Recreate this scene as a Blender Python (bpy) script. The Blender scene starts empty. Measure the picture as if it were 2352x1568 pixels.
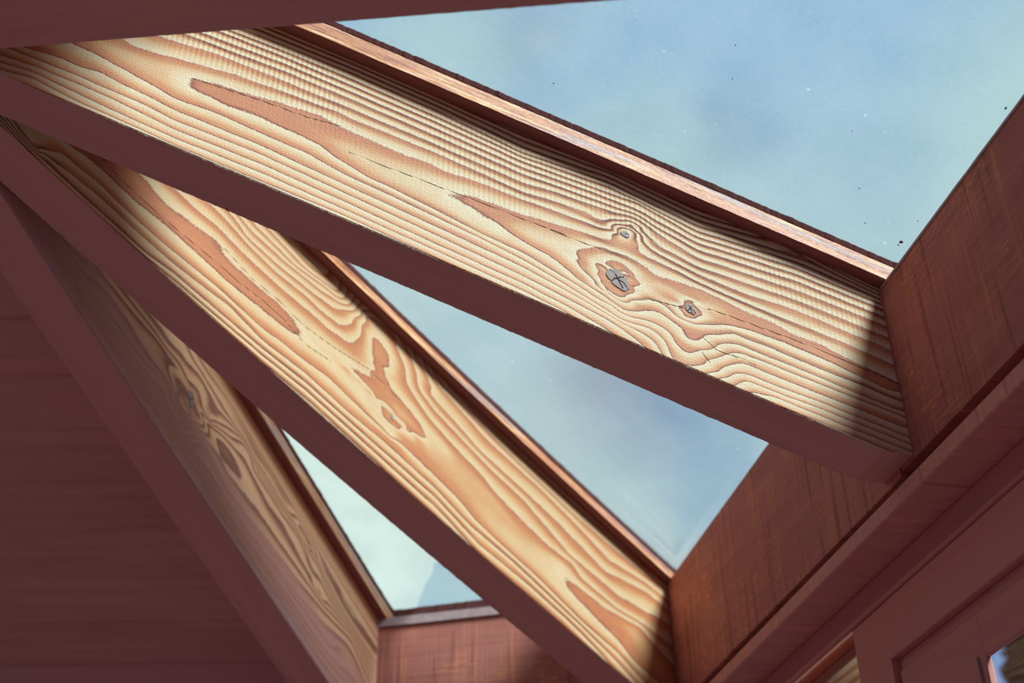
import bpy, bmesh, math, random
import numpy as np
from mathutils import Vector, Matrix, noise
PI = math.pi
def V(x, y, z): return Vector((x, y, z))
COL = bpy.context.scene.collection
SC = bpy.context.scene
def tag(o, label, cat, group=None):
    o['label'] = label; o['category'] = cat
    if group: o['group'] = group
def struct(o): o['kind'] = 'structure'; return o
CAM = V(0, 0, 1.6)
def cam_axes():
    e, r = 0.584747, -0.0205839
    F = V(0, math.cos(e), math.sin(e)); U = V(0, -math.sin(e), math.cos(e)); R = V(1, 0, 0)
    c, s = math.cos(r), math.sin(r)
    return R*c+U*s, U*c-R*s, F
RX, UX, FX = cam_axes()
def cam_ray(u, v): return (RX*((u-1176)/3007.46)-UX*((v-784)/3007.46)+FX).normalized()
# ---------------------------------------------------------------- materials
def lin(r, g, b): return tuple(((c/255)/12.92 if c/255 < .04045 else ((c/255+.055)/1.055)**2.4) for c in (r, g, b))+(1,)
class NT:
    def __init__(s, name):
        s.m = bpy.data.materials.new(name); s.m.use_nodes = True; s.t = s.m.node_tree; s.t.nodes.clear()
        s.out = s.t.nodes.new('ShaderNodeOutputMaterial')
    def n(s, ty, **kw):
        nd = s.t.nodes.new('ShaderNode'+ty)
        for k, v in kw.items():
            if hasattr(nd, k): setattr(nd, k, v)
            else: s.set(nd, k, v)
        return nd
    def set(s, nd, k, v):
        i = nd.inputs[int(k[1:])] if k[0] == '_' else nd.inputs[k]
        if isinstance(v, bpy.types.NodeSocket): s.t.links.new(v, i)
        else: i.default_value = v
    def math(s, op, a, b=None, c=None, clamp=False):
        nd = s.n('Math', operation=op); nd.use_clamp = clamp
        for i, x in enumerate((a, b, c)):
            if x is not None: s.set(nd, '_%d' % i, x)
        return nd.outputs[0]
    def attr(s, name, vec=False):
        nd = s.n('Attribute', attribute_name=name); return nd.outputs['Vector' if vec else 'Fac']
    def scale(s, v, xyz):
        nd = s.n('VectorMath', operation='MULTIPLY'); s.set(nd, '_0', v); s.set(nd, '_1', xyz); return nd.outputs[0]
    def noise(s, v, scale=1.0, detail=2.0, rough=.5):
        nd = s.n('TexNoise'); s.set(nd, 'Vector', v); nd.inputs['Scale'].default_value = scale; nd.inputs['Detail'].default_value = detail; nd.inputs['Roughness'].default_value = rough
        return nd.outputs['Fac']
    def ramp(s, f, stops, interp='LINEAR'):
        nd = s.n('ValToRGB'); s.set(nd, 'Fac', f); cr = nd.color_ramp; cr.interpolation = interp
        while len(cr.elements) < len(stops): cr.elements.new(.5)
        for e, (p, c) in zip(cr.elements, stops): e.position = p; e.color = c if len(c) == 4 else tuple(c)+(1,)
        return nd.outputs['Color']
    def mapr(s, f, a, b, c=0.0, d=1.0, smooth=False):
        nd = s.n('MapRange'); nd.interpolation_type = 'SMOOTHSTEP' if smooth else 'LINEAR'
        for k, x in (('Value', f), ('From Min', a), ('From Max', b), ('To Min', c), ('To Max', d)): s.set(nd, k, x)
        return nd.outputs[0]
    def mix(s, f, a, b, blend='MIX'):
        nd = s.n('Mix', data_type='RGBA', blend_type=blend); s.set(nd, '_0', f); s.set(nd, '_6', a); s.set(nd, '_7', b); return nd.outputs[2]
    def sep(s, v):
        nd = s.n('SeparateXYZ'); s.set(nd, 'Vector', v); return nd.outputs
    def bsdf(s, col, rough=.7, bump=None, dist=.001, strength=1.0, spec=.25):
        b = s.n('BsdfPrincipled'); s.set(b, 'Base Color', col); s.set(b, 'Roughness', rough); s.set(b, 'Specular IOR Level', spec)
        if bump is not None:
            bn = s.n('Bump'); s.set(bn, 'Height', bump); bn.inputs['Distance'].default_value = dist; bn.inputs['Strength'].default_value = strength
            s.t.links.new(bn.outputs[0], b.inputs['Normal'])
        s.t.links.new(b.outputs[0], s.out.inputs['Surface']); return b
MAT = {}
CREAM, TAN, BROWN, DARK = (.70, .64, .47), (.67, .41, .18), (.50, .235, .105), (.17, .055, .045)
def grain_face(variant=0):
    N = NT(('sawn_pine_face', 'pinkish_sawn_face', 'golden_sawn_face')[variant]); st = N.attr('st', True); phi = N.attr('phi'); crk = N.attr('crack')
    sx, sy, sz = N.sep(st)
    # serration of the ring edges by the saw: fine noise mostly along the board
    n1 = N.noise(N.scale(st, (330, 420, 1)), 1.0, 2.0, .6)
    n2 = N.noise(N.scale(st, (26, 60, 1)), 1.0, 2.0)
    ph = N.math('ADD', phi, N.math('MULTIPLY', N.math('SUBTRACT', n1, .5), .18))
    ph = N.math('ADD', ph, N.math('MULTIPLY', N.math('SUBTRACT', n2, .5), .12))
    fr = N.math('FRACT', N.math('ADD', ph, 20.0))
    # contrast: stronger on the upper half of the face, softer low down
    con = N.mapr(N.math('ADD', sy, N.math('MULTIPLY', N.noise(N.scale(st, (6, 9, 1)), 1.0, 1.0), .05)), .07, .16, 0.0, 1.0, True)
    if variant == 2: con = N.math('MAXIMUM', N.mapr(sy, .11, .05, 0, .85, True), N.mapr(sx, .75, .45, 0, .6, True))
    hi = N.ramp(fr, [(0, CREAM), (.10, CREAM), (.34, (.67, .58, .40)), (.43, TAN), (.55, BROWN), (.66, (.27, .10, .065)), (.78, DARK), (.966, (.14, .045, .04)), (.985, CREAM)])
    lo = N.ramp(fr, [(0, (.67, .60, .43)), (.06, CREAM), (.36, (.67, .57, .40)), (.58, (.63, .42, .24)), (.76, (.55, .28, .15)), (.90, (.42, .19, .115)), (.962, (.25, .10, .07)), (.988, CREAM)])
    col = N.mix(con, lo, hi)
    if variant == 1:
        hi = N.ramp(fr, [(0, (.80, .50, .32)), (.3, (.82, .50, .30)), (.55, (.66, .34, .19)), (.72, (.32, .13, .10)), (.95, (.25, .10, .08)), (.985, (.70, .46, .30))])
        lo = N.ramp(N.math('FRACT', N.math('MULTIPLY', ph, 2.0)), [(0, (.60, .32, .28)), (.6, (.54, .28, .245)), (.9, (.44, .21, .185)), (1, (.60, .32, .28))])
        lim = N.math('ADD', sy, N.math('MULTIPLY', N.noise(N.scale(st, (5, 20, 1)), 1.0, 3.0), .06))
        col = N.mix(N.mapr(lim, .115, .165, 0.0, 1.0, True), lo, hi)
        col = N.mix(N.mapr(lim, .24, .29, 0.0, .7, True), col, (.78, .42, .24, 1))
        col = N.mix(N.mapr(lim, .055, .03, 0.0, .55, True), col, (.60, .44, .50, 1))  # bluish sky sheen along the lower edge, put into the colour
    # wide flat latewood (slow change of phi) reads as plain salmon brown
    wid = N.attr('wid')
    wcol = N.ramp(fr, [(0, CREAM), (.30, (.67, .55, .36)), (.50, (.62, .40, .22)), (.66, (.56, .27, .135)), (.90, (.50, .205, .12)), (.955, (.34, .12, .085)), (.975, (.20, .07, .06)), (.99, CREAM)])
    if variant != 1: col = N.mix(wid, col, wcol)
    # fibre speckle
    sp = N.noise(N.scale(st, (520, 900, 1)), 1.0, 1.0)
    spk = N.mapr(sp, .60, .70, 0, 1); zone = N.mapr(fr, .22, .7, .30, .75)
    col = N.mix(N.math('MULTIPLY', spk, zone), col, (.30, .13, .06, 1))
    # mottled weathering
    mot = N.noise(N.scale(st, (30, 90, 1)), 1.0, 4.0, .65)
    col = N.mix(N.mapr(mot, .45, .75, 0, .35), col, (.58, .36, .19, 1))
    # saw chatter across the grain
    chn = N.noise(N.scale(st, (14, 5, 1)), 1.0, 1.0)
    cs = N.math('SINE', N.math('ADD', N.math('ADD', N.math('MULTIPLY', sx, 2*PI/.0082), N.math('MULTIPLY', sy, -35.0)), N.math('MULTIPLY', chn, 5.0)))
    camt = N.mapr(N.noise(N.scale(st, (3.5, 7, 1)), 1.0, 1.0), .42, .58, .10, 1.0)
    chat = N.math('MULTIPLY', cs, N.math('MULTIPLY', camt, N.mapr(sy, .12, .21, .12 if variant != 2 else .5, 1.0)))
    col = N.mix(N.mapr(chat, .1, 1.0, 0, .16), col, (.50, .30, .16, 1))
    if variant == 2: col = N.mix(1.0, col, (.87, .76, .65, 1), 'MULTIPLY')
    # shakes and cracks
    wig = N.math('MULTIPLY', N.math('SUBTRACT', N.noise(N.scale(st, (150, 150, 1)), 1.0, 2.0), .5), .0009)
    cw = N.math('ADD', N.math('ABSOLUTE', N.math('ADD', crk, wig)), 0.0)
    ck = N.mapr(cw, .0005, .0014, 1, 0)
    col = N.mix(N.math('MULTIPLY', ck, .85), col, (.10, .035, .02, 1))
    ring_h = N.ramp(fr, [(0, (.1, .1, .1)), (.5, (.3, .3, .3)), (.93, (1, 1, 1)), (.985, (.0, .0, .0)), (1, (.1, .1, .1))])
    h = N.math('ADD', N.math('MULTIPLY', ring_h, .8), N.math('MULTIPLY', chat, .32))
    h = N.math('ADD', h, N.math('MULTIPLY', n1, .8)); h = N.math('SUBTRACT', h, N.math('MULTIPLY', ck, 1.6))
    N.bsdf(col, .62, h, .0011, .75, .2); return N.m
MAT['face'] = grain_face(); MAT['face2'] = grain_face(1); MAT['face3'] = grain_face(2)
def plain_wood(name, c1, c2, along=3, across=160, marks=0.0, c3=None, bump=.5, wav=0.0):
    N = NT(name); st = N.attr('st', True); sx, sy, sz = N.sep(st)
    v = st
    a = N.noise(N.scale(st, (along, across, across*.8)), 1.0, 3.0, .6)
    b = N.noise(N.scale(st, (along*.6, across*.12, across*.12)), 1.0, 2.0)
    f = N.math('ADD', N.math('MULTIPLY', a, .55), N.math('MULTIPLY', b, .45))
    col = N.mix(N.mapr(f, .34, .66), c1, c2); h = a
    if marks:
        mk = N.noise(N.scale(st, (115, 5, 1)), 1.0, 2.0, .7); mk2 = N.noise(N.scale(st, (22, 2.2, 1)), 1.0, 2.0)
        mm = N.math('MULTIPLY', N.mapr(mk, .5, .72), N.mapr(mk2, .42, .62)); 
        col = N.mix(N.math('MULTIPLY', mm, marks), col, c3)
        dk = N.mapr(N.noise(N.scale(st, (60, 3, 3)), 1.0, 1.0), .60, .68)
        col = N.mix(N.math('MULTIPLY', dk, .45), col, tuple(x*.45 for x in c1[:3])+(1,))
        if wav:
            wv = N.noise(N.scale(st, (30, 150, 1)), 1.0, 3.0, .7); patch = N.mapr(N.noise(N.scale(st, (7, 9, 1)), 1.0, 1.0), .48, .66)
            col = N.mix(N.math('MULTIPLY', N.math('MULTIPLY', N.mapr(wv, .52, .66), patch), wav), col, c3)
        h = N.math('ADD', N.math('MULTIPLY', a, .5), N.math('MULTIPLY', mk, 1.2))
    N.bsdf(col, .7, h, .001, bump, .15); return N.m
MAT['under'] = plain_wood('stained_underside', (.64, .39, .31, 1), (.74, .46, .36, 1), 4, 240)
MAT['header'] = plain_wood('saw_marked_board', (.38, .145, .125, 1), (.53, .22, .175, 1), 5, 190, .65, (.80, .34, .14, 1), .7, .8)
MAT['plate'] = plain_wood('rough_plate', (.58, .29, .25, 1), (.68, .35, .29, 1), 90, 18, .8, (.92, .46, .24, 1), 1.0, .8)
MAT['bead_shade'] = plain_wood('shaded_bead_underside', (.26, .10, .085, 1), (.34, .13, .11, 1), 4, 200)  # shade under the glazing beads, put into a darker wood colour
MAT['casing'] = plain_wood('smooth_casing', (.56, .27, .23, 1), (.64, .31, .26, 1), 3, 60, bump=.2)
MAT['ceil'] = plain_wood('ceiling_boards', (.58, .34, .28, 1), (.72, .45, .36, 1), 3, 45, bump=.5)
MAT['wall4'] = plain_wood('left_wall_board', (.70, .45, .40, 1), (.76, .50, .44, 1), 3, 45)
MAT['soft'] = plain_wood('soffit_brown', (.40, .13, .08, 1), (.52, .19, .10, 1), 4, 60)
MAT['soft2'] = plain_wood('soffit_pale', (.45, .22, .17, 1), (.50, .25, .19, 1), 4, 60)
MAT['orange'] = plain_wood('weathered_orange', (.75, .38, .18, 1), (.9, .55, .28, 1), 20, 200)
def solid(name, c, rough=.7, spec=.15):
    N = NT(name); co = N.n('TexCoord').outputs['Object']; n = N.noise(co, 60.0, 3.0)
    N.bsdf(N.mix(N.mapr(n, .35, .65), tuple(x*.82 for x in c)+(1,), tuple(c)+(1,)), rough, n, .001, .3, spec); return N.m
MAT['white'] = solid('chipped_white_paint', (.85, .85, .72)); MAT['strip'] = solid('metal_weather_strip', (.42, .32, .27), .4)
MAT['seal'] = solid('dark_glazing_sealant', (.12, .05, .05), 1.0, 0.0); MAT['leaf'] = solid('dry_leaf_scrap', (.10, .03, .025))
MAT['bark'] = solid('bark', (.12, .07, .05)); MAT['greybead'] = solid('grey_weathered_bead', (.42, .33, .35))
def knotmat():
    N = NT('grey_knot'); st = N.attr('st', True); phi = N.attr('phi'); crk = N.attr('crack')
    a = N.noise(N.scale(st, (160, 700, 1)), 1.0, 3.0, .7)
    col = N.mix(N.mapr(a, .35, .65), (.20, .19, .19, 1), (.38, .35, .33, 1)); col = N.mix(N.mapr(crk, .35, .65), col, (.07, .022, .018, 1))
    N.bsdf(col, .7, a, .0008, .5); return N.m
MAT['knot'] = knotmat()
def beadmat():
    N = NT('weathered_bead'); st = N.attr('st', True)
    a = N.noise(N.scale(st, (9, 160, 160)), 1.0, 4.0, .65); b = N.noise(N.scale(st, (3.2, 45, 70)), 1.0, 2.0, .5)
    c = N.noise(N.scale(st, (60, 900, 900)), 1.0, 2.0, .6)
    col = N.ramp(a, [(.37, (.26, .085, .05)), (.44, (.60, .24, .09)), (.5, (.52, .24, .15)), (.56, (.74, .38, .13)), (.64, (.84, .60, .38))])
    col = N.mix(N.mapr(b, .54, .64, 0, .8), col, (.40, .32, .34, 1)); col = N.mix(N.mapr(b, .44, .36, 0, .7), col, (.62, .28, .19, 1))
    col = N.mix(N.mapr(c, .56, .66, 0, .5), col, (.18, .08, .05, 1))
    N.bsdf(col, .45, N.math('ADD', a, c), .0015, .6, .35); return N.m
MAT['bead'] = beadmat()
def foliagemat():
    N = NT('brown_foliage'); co = N.n('TexCoord').outputs['Object']; n = N.noise(co, 3.0, 2.0)
    N.bsdf(N.mix(N.mapr(n, .4, .6), (.16, .09, .055, 1), (.20, .17, .11, 1)), .6); return N.m
MAT['foliage'] = foliagemat()
def glassmat(name, dirt):
    N = NT(name); co = N.n('TexCoord').outputs['Object']; st = N.attr('st', True)
    tr = N.n('BsdfTransparent'); tr.inputs[0].default_value = (.97, .985, .98, 1)
    gl = N.n('BsdfGlossy'); gl.inputs['Roughness'].default_value = .02; gl.inputs[0].default_value = (1, 1, 1, 1)
    fz = N.n('Fresnel'); fz.inputs[0].default_value = 1.2
    m1 = N.n('MixShader'); N.set(m1, '_0', N.math('MULTIPLY', fz.outputs[0], .2)); N.t.links.new(tr.outputs[0], m1.inputs[1]); N.t.links.new(gl.outputs[0], m1.inputs[2])
    res = m1.outputs[0]
    if dirt:
        # film of dust: scatters sunlight, mottled; plus pale spots and dark grit
        film = N.noise(co, 7.0, 5.0, .6); fine = N.noise(co, 160.0, 2.0, .6)
        sepv = N.n('TexVoronoi'); N.set(sepv, 'Vector', co); sepv.inputs['Scale'].default_value = 26.0
        spot = N.mapr(N.math('ADD', sepv.outputs['Distance'], N.math('MULTIPLY', fine, .02)), .045, .10, 1, 0)
        rnd = N.mapr(N.sep(sepv.outputs['Color'])[0], .6, 1.0, 0, 1)
        amt = N.math('ADD', N.mapr(film, .35, .7, .003, .022), N.math('MULTIPLY', N.mapr(fine, .5, .7, 0, 1), .012))
        amt = N.math('ADD', amt, N.math('MULTIPLY', N.math('MULTIPLY', spot, rnd), .16))
        di = N.n('BsdfTranslucent'); di.inputs[0].default_value = (.85, .88, .80, 1)
        m2 = N.n('MixShader'); N.set(m2, '_0', amt); N.t.links.new(res, m2.inputs[1]); N.t.links.new(di.outputs[0], m2.inputs[2]); res = m2.outputs[0]
    N.t.links.new(res, N.out.inputs['Surface']); return N.m
def snowmat():
    N = NT('frosted_snow'); co = N.n('TexCoord').outputs['Object']; n = N.noise(co, 9.0, 3.0)
    tr = N.n('BsdfTransparent'); tl = N.n('BsdfTranslucent'); N.set(tl, '_0', N.mix(N.mapr(n, .35, .65), (.50, .53, .49, 1), (.56, .60, .55, 1)))
    m = N.n('MixShader'); m.inputs[0].default_value = .50; N.t.links.new(tr.outputs[0], m.inputs[1]); N.t.links.new(tl.outputs[0], m.inputs[2])
    N.t.links.new(m.outputs[0], N.out.inputs['Surface']); return N.m
MAT['snow'] = snowmat()
MAT['glass'] = glassmat('dusty_skylight_glass', True); MAT['winglass'] = glassmat('window_glass', False)
RINGS={
'A':[
(-1,[1.1121,0.1113,1.1151,0.1287,1.1511,0.1507,1.1932,0.1547,1.214,0.1521,1.2384,0.1434,1.2743,0.1483,1.3102,0.1516,1.3457,0.1508,1.3754,0.148,1.4291,0.1482,1.4639,0.1432,1.4999,0.1466,1.5348,0.1434,1.5698,0.141,1.6091,0.1391]),
(-1,[1.1121,0.1113,1.1221,0.0901,1.1354,0.0826,1.1559,0.0709,1.1712,0.066,1.1944,0.0749,1.2216,0.0904,1.2437,0.0927,1.2563,0.088,1.268,0.0814,1.2857,0.0808,1.3069,0.0871,1.3531,0.107,1.3892,0.1144,1.4331,0.1178,1.4775,0.1192,1.5217,0.119,1.5565,0.1166,1.6045,0.1153]),
(-1.17,[1.372,0.1315,1.414,0.1347,1.4629,0.1366,1.5115,0.1369,1.5596,0.1338]),
(-1.55,[1.1314,0.1105,1.2189,0.1259,1.2605,0.1265,1.3021,0.1273,1.2443,0.0991,1.3301,0.1291]),
(0,[0.9049,0.1255,0.9423,0.143,0.9779,0.1462,1.0135,0.1469,1.0612,0.1553,1.0956,0.1604,1.1239,0.1647,1.1521,0.1682,1.1695,0.1778,1.1805,0.194,1.1971,0.2089,1.2124,0.205,1.2139,0.1877,1.2157,0.1739,1.2406,0.1701,1.2762,0.1684,1.306,0.1647,1.3416,0.1638,1.3773,0.1638,1.4314,0.1649,1.4673,0.1666,1.5167,0.1686,1.5392,0.1693,1.6104,0.1678]),
(0,[0.9049,0.1255,0.9243,0.1231,0.9596,0.1139,0.9858,0.1101,1.0125,0.1009,1.0474,0.0943,1.0645,0.0925,1.0922,0.0817,1.1109,0.0722,1.1344,0.0659,1.1585,0.0583,1.1791,0.0523,1.1964,0.0568,1.2233,0.0698,1.2427,0.0738,1.258,0.0689,1.273,0.0625,1.2793,0.0505,1.293,0.0518,1.3057,0.0631,1.3322,0.081,1.3599,0.095,1.3778,0.0952,1.4042,0.098,1.4571,0.0982,1.5006,0.0992,1.5449,0.1014,1.609,0.1025]),
(-0.6,[1.0246,0.1174,1.059,0.1104,1.0863,0.1041]),
(-0.6,[1.205,0.2014,1.2,0.1911,1.19,0.1842,1.1824,0.1857,1.183,0.1946,1.1914,0.2042,1.2012,0.2072]),
(-0.9,[1.1002,0.107]),
(-0.15,[0.9486,0.1296,0.9833,0.1291]),
(1,[0.493,0.128,0.4971,0.1391,0.5383,0.1498,0.5823,0.1558,0.6437,0.1657,0.6972,0.1722,0.7452,0.168,0.781,0.167,0.835,0.1668,0.8707,0.17,0.9065,0.169,0.9599,0.1754,1.0141,0.1771,1.0677,0.1818,1.1165,0.1857,1.1526,0.1882,1.1706,0.1948,1.1859,0.2116,1.2051,0.2213,1.2144,0.2127,1.2233,0.1989,1.2379,0.1883,1.2602,0.1847,1.3076,0.1798,1.3794,0.1807,1.4711,0.192,1.5432,0.193,1.6126,0.1943]),
(1,[0.4938,0.1215,0.5241,0.1176,0.5603,0.1152,0.6033,0.1199,0.6305,0.1171,0.6658,0.1177,0.7012,0.115,0.7371,0.1034,0.7844,0.0937,0.8195,0.0927,0.8546,0.0893,0.8896,0.0867,0.928,0.0826,0.9683,0.0788,1.0237,0.077,1.0752,0.0671,1.1103,0.0603,1.1445,0.0515,1.1613,0.0498,1.1867,0.0445,1.2135,0.0499,1.236,0.0508,1.2512,0.0468,1.2582,0.0345,1.2681,0.0258,1.2852,0.028,1.302,0.0404,1.3302,0.0627,1.3578,0.0773,1.3846,0.0788,1.4368,0.0811,1.4897,0.083,1.5417,0.0829,1.6054,0.084]),
(0.85,[0.5388,0.1333,0.58,0.1379,0.6221,0.1341,0.6636,0.1362]),
(0.85,[0.7041,0.1533,0.7459,0.1563]),
(0.4,[0.7472,0.133,0.8028,0.1323]),
(0.25,[0.8515,0.1281,0.8863,0.121]),
(2,[0.3827,0.1593,0.4008,0.1547,0.4359,0.1586,0.4651,0.1646,0.553,0.1809,0.6417,0.1894,0.7317,0.1949,0.7438,0.1926,0.885,0.1963,1.0264,0.1934,1.0804,0.2017,1.1352,0.206,1.1622,0.2072,1.1909,0.2225,1.2126,0.2268,1.2261,0.2169,1.2436,0.2059,1.2742,0.199,1.3091,0.1943,1.4741,0.2118,1.5469,0.2145,1.6132,0.2165]),
(2,[0.3412,0.1086,0.3736,0.104,0.4095,0.0988,0.4453,0.0937,0.4755,0.0882,0.5436,0.0926,0.6123,0.0913,0.681,0.0902,0.7501,0.0802,0.8186,0.0783,0.8871,0.0741,0.9553,0.0708,1.0234,0.0643,1.0748,0.0553,1.1265,0.0443,1.1438,0.0406,1.1691,0.0338,1.188,0.0338,1.2126,0.0381,1.2293,0.0364,1.2427,0.0271,1.2491,0.0095,1.2539,0.0029]),
(2,[1.2899,0.0082,1.3085,0.0257,1.3217,0.0356,1.347,0.0558,1.365,0.0643,1.4002,0.0675,1.4528,0.0693,1.505,0.0716,1.5577,0.0735,1.6107,0.0763]),
(1.45,[0.3658,0.1301,0.4157,0.1216,0.4565,0.126,0.4202,0.1374]),
(3,[0.4364,0.1944,0.4843,0.2006,0.5302,0.2075,0.6398,0.2108,0.7427,0.2123,0.8848,0.2135,1.0268,0.2115,1.0812,0.2206,1.1363,0.2259,1.1844,0.2318,1.2099,0.238,1.2275,0.2343,1.2552,0.224,1.3109,0.2123,1.477,0.2317,1.5504,0.2354]),
(3,[0.2468,0.0649,0.3003,0.073,0.3271,0.0718,0.361,0.077,0.3964,0.0735,0.4316,0.0708,0.4785,0.0666,0.6145,0.0681,0.7512,0.0619,0.8873,0.0567,1.0231,0.0509,1.0744,0.0443,1.126,0.0365,1.1601,0.0302,1.1874,0.0261,1.2114,0.0234,1.2276,0.0155,1.2353,0.0044]),
(3,[1.3241,0.0148,1.3349,0.0271,1.3628,0.0462,1.3977,0.0493,1.4501,0.0512,1.502,0.0534,1.5545,0.0553,1.6138,0.0575]),
(4,[0.4718,0.2205,0.5283,0.2239,0.6019,0.2284,0.6381,0.2308,0.7416,0.2314,0.8845,0.2309,1.0272,0.2288,1.137,0.239,1.1924,0.2435,1.2141,0.246,1.2422,0.2392,1.3125,0.2279,1.4798,0.2501,1.6168,0.2548]),
(4,[0.2274,0.0508,0.2785,0.0524,0.3304,0.0536,0.382,0.0529,0.4343,0.0526,0.4811,0.0477,0.616,0.0523,0.752,0.0469,0.8876,0.0417,1.0227,0.0352,1.0738,0.0302,1.1254,0.0249,1.1594,0.0202,1.1864,0.0122,1.2058,0.0037]),
(4,[1.3305,0.0069,1.3606,0.0282,1.3955,0.0329,1.4301,0.0345,1.4827,0.0387,1.5342,0.0402,1.6177,0.0428]),
(5,[0.4988,0.2374,0.6369,0.2456,0.7408,0.2463,0.8842,0.2458,1.0276,0.2419,1.1377,0.2522,1.2113,0.2565,1.314,0.2419,1.4819,0.2643,1.6181,0.2691]),
(5,[0.2138,0.032,0.2645,0.0379,0.333,0.0395,0.3844,0.0388,0.4833,0.0313,0.6177,0.0351,0.7529,0.0313,0.8879,0.0254,1.0224,0.022,1.0893,0.015,1.1425,0.0061]),
(5,[1.351,0.0049,1.3681,0.0187,1.394,0.0213,1.4284,0.0229,1.4808,0.027,1.5322,0.0285,1.6222,0.0314]),
(6,[0.5246,0.2555,0.6357,0.2598,0.74,0.2595,0.884,0.259,1.0278,0.2542,1.1383,0.2628,1.223,0.2693,1.3153,0.2542,1.4839,0.2777,1.6142,0.2794]),
(6,[0.2166,0.0189,0.2668,0.0262,0.3362,0.0216,0.3877,0.0186,0.4854,0.0158,0.6192,0.0196,0.7537,0.0174,0.888,0.0138,1.0221,0.0089,1.0822,0.004]),
(6,[1.3748,0.003,1.4102,0.0122,1.4789,0.0146,1.5299,0.0154,1.6264,0.0193]),
(7,[0.5435,0.2669,0.6347,0.2713,0.7393,0.2729,0.8838,0.2705,1.0281,0.264,1.1731,0.2781,1.3164,0.2658,1.4858,0.2902]),
(7,[0.2691,0.0146,0.3387,0.0077,0.3896,0.0071,0.4871,0.0035,0.6207,0.0042,0.7543,0.0066,0.8883,0.0008,0.9417,-0.0021]),
(7,[1.4224,-0.0007,1.477,0.0031,1.5279,0.0038]),
(8,[0.5636,0.281,0.6337,0.283,0.7386,0.2854,0.8836,0.2831,1.0283,0.2729,1.1737,0.2871,1.3176,0.2773,1.4875,0.302]),
(10,[0.6318,0.3046,0.7374,0.3062,0.8833,0.3038,1.0289,0.298,1.175,0.3079,1.32,0.2999,1.4909,0.3248]),
(13,[0.7359,0.3337,1.0295,0.3254,1.3226,0.3254,1.5425,0.3269]),
(-2,[1.1985,0.0893,1.1859,0.0764,1.1702,0.071,1.1557,0.0744,1.1461,0.0857,1.1441,0.102,1.1502,0.119,1.1629,0.1322,1.1788,0.1378,1.1935,0.1343,1.2031,0.1227,1.2049,0.1062]),
(-2,[1.3028,0.0996,1.2931,0.0903,1.2821,0.0883,1.2749,0.0946,1.2749,0.1062,1.2821,0.1178,1.2932,0.1239,1.303,0.1216,1.3067,0.112]),
(-2.35,[1.1918,0.0934,1.1802,0.0824,1.1664,0.0796,1.1557,0.0861,1.1521,0.0996,1.157,0.1148,1.1687,0.1261,1.1826,0.1289,1.1934,0.1222,1.1969,0.1086]),
(-2.35,[1.2983,0.1019,1.2903,0.0955,1.2824,0.097,1.2803,0.1053,1.2858,0.1141,1.2947,0.1168,1.3003,0.1114]),
(-2.25,[1.188,0.0958,1.1789,0.0872,1.1682,0.085,1.1598,0.0901,1.157,0.1006,1.1609,0.1124,1.17,0.1212,1.1808,0.1234,1.1892,0.1182,1.1919,0.1076]),
(-2.12,[1.1952,0.0913,1.1843,0.0803,1.1708,0.0756,1.1583,0.0785,1.1501,0.0882,1.1483,0.1023,1.1536,0.1169,1.1645,0.1282,1.1782,0.133,1.1909,0.13,1.1991,0.1201,1.2006,0.1059]),
],
'B':[
(1,[0.3603,0.1035,0.4085,0.1313,0.4613,0.1394,0.5231,0.1298,0.5822,0.1384,0.6339,0.1476,0.6506,0.1353,0.7156,0.1323,0.7675,0.1374,0.8076,0.1349,0.8328,0.1266,0.838,0.1179]),
(1,[0.2911,0.0626,0.3477,0.0759,0.3917,0.0807,0.4603,0.0803,0.5303,0.0881,0.5465,0.0871,0.6073,0.0894,0.6701,0.0892,0.7326,0.0946,0.7977,0.1008,0.8292,0.1102]),
(1,[1.0232,0.2506,1.0354,0.2476,1.0511,0.2351,1.0518,0.221,1.041,0.1985,1.0445,0.1891,1.0631,0.1743,1.0993,0.1674,1.1299,0.1585,1.1548,0.1407,1.1519,0.1352,1.1249,0.127,1.0868,0.1118,1.0579,0.1007,1.0432,0.104,1.0366,0.1177,1.0246,0.1252,0.9921,0.1363,1.0046,0.1666,1.0151,0.1864,1.0094,0.2084,1.0066,0.2304]),
(1,[1.5534,0.1031,1.6172,0.1109,1.6922,0.1149,1.8114,0.1392,1.8553,0.1301]),
(1,[1.5534,0.1031,1.5849,0.0832,1.6698,0.0705,1.7261,0.067,1.7722,0.0538]),
(0.8,[0.4492,0.1099,0.4953,0.1111,0.5901,0.1133,0.6884,0.1153,0.7804,0.1159]),
(0.8,[1.0423,0.2141,1.029,0.1825,1.0399,0.1517,1.0673,0.1349,1.0931,0.1304]),
(2,[0.2831,0.0167,0.3206,0.0456,0.3858,0.0529,0.4431,0.0514,0.5123,0.0519,0.5519,0.0545,0.6483,0.0624,0.7458,0.0617,0.797,0.0691,0.8477,0.0735,0.9034,0.0817,0.9757,0.078,1.0451,0.076,1.1033,0.0799,1.1808,0.0754,1.2469,0.0708,1.2934,0.0597,1.3569,0.0559,1.4696,0.0537,1.6119,0.0411,1.7233,0.0394]),
(2,[0.5713,0.1704,0.6299,0.1757,0.684,0.1712,0.7365,0.1709,0.7898,0.1722,0.8579,0.1777,0.8994,0.1788,0.9443,0.1876,0.9654,0.2085,0.9806,0.2547,0.9863,0.2737]),
(2,[1.0621,0.2918,1.0702,0.2717,1.0969,0.2377,1.1222,0.2031,1.16,0.187,1.2226,0.1755,1.3051,0.167,1.3585,0.1538,1.4417,0.1465,1.5096,0.142,1.5866,0.1484,1.619,0.135,1.7333,0.138,1.813,0.1522]),
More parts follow.
